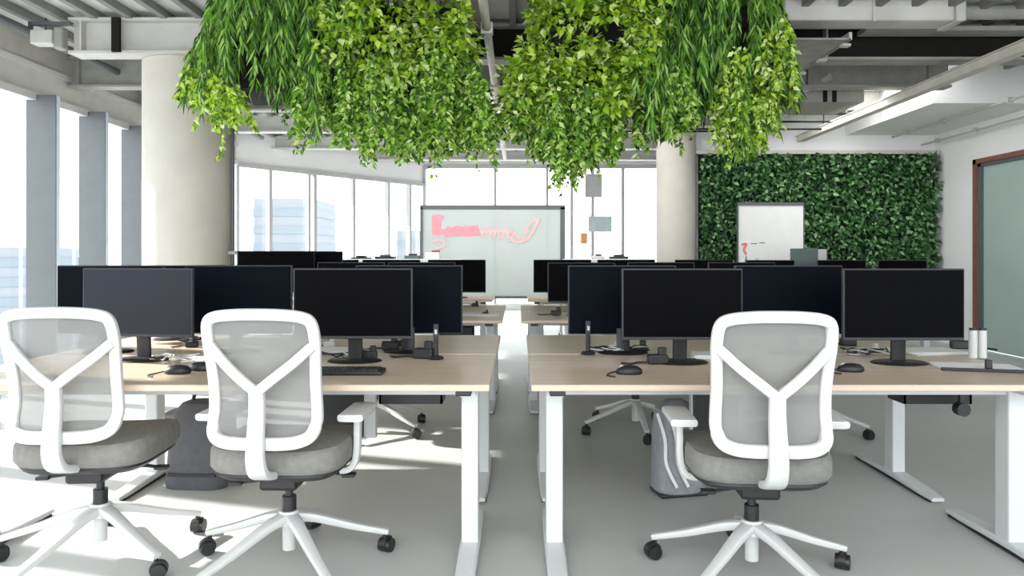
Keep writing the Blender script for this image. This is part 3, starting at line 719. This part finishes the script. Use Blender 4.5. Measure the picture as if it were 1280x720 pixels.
def tangle(label, px, py, w_, n, m, seed, r=.004):
    rnd = random.Random(seed); p = dpos(px, py)
    t = thing('cable_tangle', label, 'cables', p)
    for k in range(n):
        pts = []; x = -w_/2
        while x < w_/2:
            pts.append((x, rnd.uniform(-.07,.07), rnd.uniform(.005,.03))); x += rnd.uniform(.03,.07)
        bm = B(); sweep(bm, spline(pts, 4), r); obj('cable', bm, m if k % 3 else 'white', t, True)
dock('small dark gadget among the cables left of the right desk stand', 800, 440, .8, R(20))
dock('small white gadget among the cables on the right desk', 768, 437, .6, R(-20), 'white')
dock('small white gadget beside the left desk monitor foot', 412, 434, .7, R(5), 'white')
dock('dark gadget behind the left desk monitor foot', 506, 433, .8, R(-8))
dock('small white gadget under the rightmost monitor', 1092, 440, .6, R(10), 'white')
dock('small dark gadget by the slate-screened monitor cables', 240, 434, .7, R(10))
tangle('tangle of black and white cables left of the right desk monitor stand', 775, 441, .30, 6, 'black', 1)
tangle('tangle of cables around the foot of the left desk monitor', 430, 447, .30, 5, 'black', 2)
tangle('bundle of cables beside the slate-screened monitor', 245, 428, .16, 5, 'black', 3)
tangle('loose cables behind the rightmost monitor stand', 1085, 443, .22, 5, 'black', 4)
tangle('pale cables under the leftmost monitor', 215, 452, .2, 3, 'palef', 5)
def sheets(label, px, py, w_, l_, rz, n=3):
    p = dpos(px, py); t = thing('paper_stack', label, 'paper', p, rz)
    for k in range(n):
        bm = B(); box(bm, (random.uniform(-.01,.01), random.uniform(-.01,.01), .002+.004*k), (w_,l_,.003), Matrix.Rotation(R(random.uniform(-8,8)),3,'Z')); obj('sheet', bm, 'paper', t)
sheets('white papers on the front right desk behind the round mouse', 1160, 440, .30, .2, R(10), 3)
sheets('white papers behind the stand of the left desk monitor', 418, 440, .21, .15, 0, 4)
sheets('white papers beside the leftmost monitor stand', 262, 450, .2, .14, R(15), 3)
sheets('white papers right of the chair-side monitor on the right desk', 895, 446, .22, .15, R(-5), 4)
sheets('white papers on the left second-row desk', 600, 394, .3, .2, 0, 2)
# slanted tablet / keyboard tray at the far right with thin dark edge
p = dpos(1232, 464); t = thing('laptop', 'flat white laptop with dark edge on the right end of the right desk', 'laptop', p, R(-14))
bm = B(); b2(bm, -.17, .15, -.02, .16, 0, .012, .004); obj('base', bm, 'paper', t)
bm = B(); b2(bm, -.175, .155, -.03, -.018, 0, .014, .003); obj('front_edge', bm, 'black', t)
bm = B(); b2(bm, -.005, .02, -.02, .0, .012, .05, .004); obj('clip', bm, 'black', t)
t = thing('desk_cup', 'pair of tall white cylinders with black tops right of the rightmost monitor', 'container', dpos(1222, 447))
for dx in (-.022, .022):
    bm = B(); cyl(bm, (dx,0,0), (dx,0,.13), .019, n=20); c = obj('cylinder', bm, 'white', t, True)
    bm = B(); cyl(bm, (dx,0,.13), (dx,0,.14), .017, n=20); obj('cap', bm, 'black', c, True)
# under the right desk
t = thing('socket_box', 'round black cable box hanging under the right desk edge', 'cable box', (wx(1198,3.0),2.98,DH-.15))
bm = B(); cyl(bm, (0,-.02,0), (0,.02,0), .028); b2(bm, -.01, .01, -.01, .01, 0, .1); obj('box', bm, 'black', t, True)
# floor items
t = thing('floor_bag', 'charcoal padded bag standing on the floor between the two left chairs', 'bag', (wx(250,3.75),3.78,0), R(-4))
bm = B(); prof = [(.16,0),(.165,.02),(.155,.22),(.14,.38),(.10,.43),(.04,.44)]
rings = []
for r_, z in prof: rings.append([bm.verts.new((math.copysign(abs(math.cos(2*PI*i/28))**.5, math.cos(2*PI*i/28))*r_+.03*z, math.copysign(abs(math.sin(2*PI*i/28))**.5, math.sin(2*PI*i/28))*r_*.75, z)) for i in range(28)])
for a_, b_ in zip(rings, rings[1:]):
    for k in range(28): bm.faces.new((a_[k],a_[(k+1)%28],b_[(k+1)%28],b_[k]))
bm.faces.new(rings[0][::-1]); bm.faces.new(rings[-1]); obj('body', bm, 'bag', t, True)
bm = B(); sweep(bm, spline([(-.05,0,.435),(-.03,0,.475),(.06,0,.475),(.07,0,.435)], 5), .010, up=(0,1,0)); obj('handle', bm, 'shell', t, True)
bm = B(); b2(bm, -.12, .13, -.128, -.115, .07, .085); obj('seam', bm, 'shell', t)
for lab, px0, px1, d, z0, z1, nm in (('black storage box on the floor under the left desk, behind the charcoal bag', 190, 268, 4.45, .0, .19, 'storage_box'), ('black computer case slung under the left desk, behind the second chair', 400, 455, 3.45, .32, .64, 'computer_case'), ('black computer case slung under the right desk, behind the lone chair', 866, 925, 3.45, .32, .64, 'computer_case')):
    t = thing(nm, lab, 'box' if z0 == 0 else 'computer', (wx((px0+px1)/2,d), d, 0))
    w_ = wx(px1,d)-wx(px0,d); dz = .05
    bm = B(); b2(bm, -w_/2, w_/2, -.01, .3 if z0 == 0 else .07, z0, z1, .01); obj('body', bm, 'shell', t)
    bm = B(); b2(bm, -w_/2+.01, w_/2-.01, -.02, -.01, z0+.01, z1-.01, .003); obj('front_panel', bm, 'black', t)
    if z0 > 0:
        bm = B(); b2(bm, -w_/2-.008, w_/2+.008, .0, .04, z0-.008, z0+.004); b2(bm, -w_/2-.008, -w_/2+.002, .0, .04, z0, .685); b2(bm, w_/2-.002, w_/2+(.055 if px0 == 400 else .008), .0, .04, z0, .685); obj('sling', bm, 'whitemetal', t)
t = thing('backpack', 'grey backpack with pale curved straps leaning beside the right chair', 'backpack', (wx(838,3.62),3.62,0), R(12))
bm = B(); rings = []
for k, z in ((.75,0),(1,.03),(1.05,.15),(1.0,.32),(.8,.43),(.35,.47)):
    rings.append([bm.verts.new((math.copysign(abs(math.cos(2*PI*i/28))**.6, math.cos(2*PI*i/28))*.13*k-.12*(z-.2)**2*3+.05, math.copysign(abs(math.sin(2*PI*i/28))**.6, math.sin(2*PI*i/28))*.09*k, z)) for i in range(28)])
for a_, b_ in zip(rings, rings[1:]):
    for k in range(28): bm.faces.new((a_[k],a_[(k+1)%28],b_[(k+1)%28],b_[k]))
bm.faces.new(rings[0][::-1]); bm.faces.new(rings[-1]); obj('body', bm, 'greybag', t, True)
for dx in (-.03, .03):
    bm = B(); sweep(bm, spline([(dx-.07,-.07,.42),(dx-.045,-.105,.30),(dx-.04,-.11,.18),(dx+.02,-.10,.06)], 5), .016, .008, up=(0,1,0)); obj('strap', bm, 'paper', t, True)
bm = B(); b2(bm, -.08, .17, -.08, .08, 0, .02, .008); obj('bottom_panel', bm, 'black', t)

# ------------------------------------------------------------------ glass writing board, flip chart, far storage
bd = 10.4
t = thing('writing_board', 'wide pale green glass board on wheels with faded pink handwriting', 'whiteboard', (wx(615,bd),bd,0))
x0, x1 = wx(527,bd)-t.location.x, wx(703,bd)-t.location.x; z0, z1 = wz(371,bd), wz(259,bd)
bm = B(); b2(bm, x0, x1, 0, .02, z0, z1); obj('board', bm, 'board', t)
bm = B(); b2(bm, x0-.02, x1+.04, -.02, .03, z1-.03, z1+.03); b2(bm, x0-.02, x0+.02, -.02, .03, z0, z1); b2(bm, x1-.03, x1+.04, -.02, .03, z0, z1); b2(bm, x0, x1, -.02, .03, z0-.025, z0+.01); obj('frame', bm, 'darkframe', t)
for sx in (x0+.02, x1-.02):
    bm = B(); cyl(bm, (sx,.01,.06), (sx,.01,z0), .018); b2(bm, sx-.02, sx+.02, -.3, .3, .05, .08); obj('leg', bm, 'palef', t)
    for yy in (-.28, .28):
        bm = B(); cyl(bm, (sx-.02,yy,.027), (sx+.02,yy,.027), .027); obj('wheel', bm, 'rubber', t, True)
ox = t.location.x
def bp(px, py): return (wx(px,bd)-ox, -.0035, wz(py,bd))
nst_ = [0]
def stroke(bm, pts, wd):
    # flat ribbon on the face of the board
    nst_[0] += 1; P = spline([bp(*q) for q in pts], 4); yy = -.002-.0012*nst_[0]; prev = None
    for i, p in enumerate(P):
        a = P[min(i+1,len(P)-1)]-P[max(i-1,0)]; a.y = 0; a.normalize(); nn = Vector((-a.z,0,a.x))*wd/2
        cur = (bm.verts.new((p.x-nn.x,yy,p.z-nn.z)), bm.verts.new((p.x+nn.x,yy,p.z+nn.z)))
        if prev: bm.faces.new((prev[0],prev[1],cur[1],cur[0]))
        prev = cur
bm = B()
stroke(bm, [(545,271),(546,283),(546,294)], .14); stroke(bm, [(540,272),(550,271),(555,274)], .06)
rs = random.Random(5)
for a0, a1, yy, ww in ((552,602,289,.075),(556,600,293,.06),(558,598,285,.05)):
    stroke(bm, [(a0+(a1-a0)*k/8, yy+rs.uniform(-1.5,1.5)) for k in range(9)], ww)
obj('lettering', bm, 'pink', t, True)['label'] = 'bold pink handwriting, blurred beyond reading'
bm = B()
stroke(bm, [(600,285),(606,297),(611,284),(616,298),(621,285),(626,299),(632,286),(638,299),(643,290),(650,303),(656,292),(662,280),(672,272)], .035)
stroke(bm, [(600,290),(620,288),(640,290)], .05)
obj('faded_lettering', bm, 'palepink', t, True)['label'] = 'faded pink handwriting and flourish'
bm = B(); stroke(bm, [(638,300),(648,303),(660,298),(668,286),(674,272)], .045); obj('underline_flourish', bm, 'palepink', t, True)
bm = B(); stroke(bm, [(540,303),(548,300),(556,303),(553,309),(545,310)], .035); obj('small_mark', bm, 'palepink', t, True)
fd = 9.3
t = thing('flip_chart', 'white flip chart board with thin dark frame before the leafy wall', 'flip chart', (wx(963,fd),fd,0))
x0, x1 = wx(923,fd)-t.location.x, wx(1004,fd)-t.location.x; z0, z1 = wz(329,fd), wz(257,fd)
bm = B(); b2(bm, x0, x1, 0, .02, z0, z1); obj('board', bm, 'paper', t)
bm = B(); b2(bm, x0-.01, x1+.01, -.01, .03, z1, z1+.04); b2(bm, x0-.012, x0, -.01, .03, z0, z1); b2(bm, x1, x1+.012, -.01, .03, z0, z1); b2(bm, x0, x1, -.03, .03, z0-.05, z0); obj('frame', bm, 'darkframe', t)
for sx in (-.3, .3):
    bm = B(); cyl(bm, (sx*1.3,-.15,0), (sx,.04,z0+.3), .012); obj('leg', bm, 'darkframe', t, True)
bm = B(); cyl(bm, (0,.45,0), (0,.04,z1-.1), .012); obj('leg', bm, 'darkframe', t, True)
bm = B()
xx = x0+.04
sweep(bm, spline([(xx,-.004,wz(306,fd)),(xx+.06,-.004,wz(305,fd)),(xx+.03,-.004,wz(312,fd)),(xx+.06,-.004,wz(318,fd))], 4), .03, .004, up=(0,1,0)); obj('red_mark', bm, 'redm', t)
bm = B(); b2(bm, xx+.12, xx+.2, -.004, 0, wz(305,fd), wz(304,fd)); b2(bm, xx+.23, xx+.3, -.004, 0, wz(304,fd), wz(303,fd)); obj('dark_mark', bm, 'darkframe', t)
# teal monitor standing before the flip chart's right edge
t = thing('desktop_screen', 'small grey-teal screen with a white side before the flip chart', 'screen', (wx(1012,8.35),8.4,DH))
bm = B(); b2(bm, -.20, .12, 0, .03, .28, .56, .01); obj('panel', bm, 'teal', t)
bm = B(); b2(bm, .12, .22, -.01, .03, .25, .55, .01); obj('side', bm, 'white', t)
bm = B(); cyl(bm, (0,.02,.0), (0,.02,.35), .03); b2(bm, -.1, .1, -.06, .1, 0, .015); obj('stand', bm, 'bezel', t)
def cabinet(label, px0, px1, d, top):
    xa, xb = wx(px0,d), wx(px1,d); t = thing('storage_cabinet', label, 'cabinet', ((xa+xb)/2,d,0)); w_ = xb-xa
    bm = B(); b2(bm, -w_/2, w_/2, 0, .42, .04, top); obj('carcass', bm, 'paint', t)
    n = max(2, round(w_/.5))
    for k in range(n):
        bm = B(); b2(bm, -w_/2+w_*k/n+.004, -w_/2+w_*(k+1)/n-.004, -.018, 0, .06, top-.02, .003); dd = obj('door', bm, 'white', t)
        bm = B(); b2(bm, -w_/2+w_*(k+1)/n-.06, -w_/2+w_*(k+1)/n-.045, -.03, -.018, top*.6, top*.75); obj('handle', bm, 'chrome', dd)
    return t
cabinet('low white cabinet left of the writing board behind the monitors', 432, 578, 9.55, 1.14)
cabinet('low white cabinet right of the writing board behind the monitors', 706, 818, 9.55, 1.14)
def onbox(label, cat, name, px, d, z, s, m, m2=None, lid=None):
    t = thing(name, label, cat, (wx(px,d),d,z))
    bm = B(); box(bm, (0,0,s[2]/2), s, bev=.008); obj('body', bm, m, t)
    bm = B(); box(bm, (lid or 0,-.0,s[2]+.012), (s[0]*.5,s[1]*.7,.024), bev=.006); obj('top', bm, m2 or m, t)
onbox('white box with brown flap on the cabinet, before the writing board corner', 'box', 'storage_box', 541, 9.75, 1.14, (.19,.2,.09), 'paper', 'cardboard', .04)
onbox('dark teal bag on the cabinet, left of the white box', 'bag', 'small_bag', 516, 9.75, 1.14, (.2,.2,.045), 'teal', 'shell')
onbox('dark rounded bundle on the left cabinet', 'bag', 'small_bag', 482, 9.7, 1.14, (.26,.2,.035), 'shell', 'teal')
onbox('flat dark case lying on the left end of the left cabinet', 'case', 'flat_case', 452, 9.7, 1.14, (.25,.2,.02), 'shell')
onbox('white gadget on the right cabinet, with dark top', 'gadget', 'desk_gadget', 748, 9.75, 1.14, (.16,.15,.04), 'white', 'shell')
onbox('flat dark case on the right cabinet', 'case', 'flat_case', 773, 9.75, 1.14, (.24,.2,.035), 'shell')
onbox('small white gadget on the third row desk, before the green wall', 'gadget', 'desk_gadget', 946, 8.3, DH, (.06,.06,.42), 'white')
# posters / coloured notes stuck on the back glazing
for lab, px, py, w_, h_, m in (('grey poster on the back glazing right of the writing board', 742, 232, .36, .50, 'palef'), ('pale blue poster low on the back glazing', 750, 280, .5, .34, 'postblue'), ('small orange note low on the back glazing', 730, 298, .14, .22, 'orange')):
    d = 15.42; bm = B(); c = at(px, py, d); b2(bm, c.x-w_/2, c.x+w_/2, d, d+.01, c.z-h_/2, c.z+h_/2)
    tag(obj('poster', bm, m), lab, 'poster')

# ------------------------------------------------------------------ outside
def building(label, x, y, w_, dp, h, n):
    t = thing('building', label, 'building', (x,y,-8))
    bm = B(); b2(bm, -w_/2, w_/2, -dp/2, dp/2, 0, h+8); obj('facade', bm, 'bld', t)
    for k in range(n):
        z = 1+(h+7)*k/n
        bm = B(); b2(bm, -w_/2-.05, w_/2+.05, -dp/2-.05, dp/2+.05, z, z+(h+7)/n*.45); obj('window_band', bm, 'bldwin', t)
building('pale banded building outside the left windows', -30.5, 42, 6, 6, 1.6, 8)
building('pale building outside the angled back windows', -16, 52, 4, 6, 5, 10)
building('distant pale tower outside, seen past the angled windows', -7.5, 58, 3.5, 6, 3, 8)
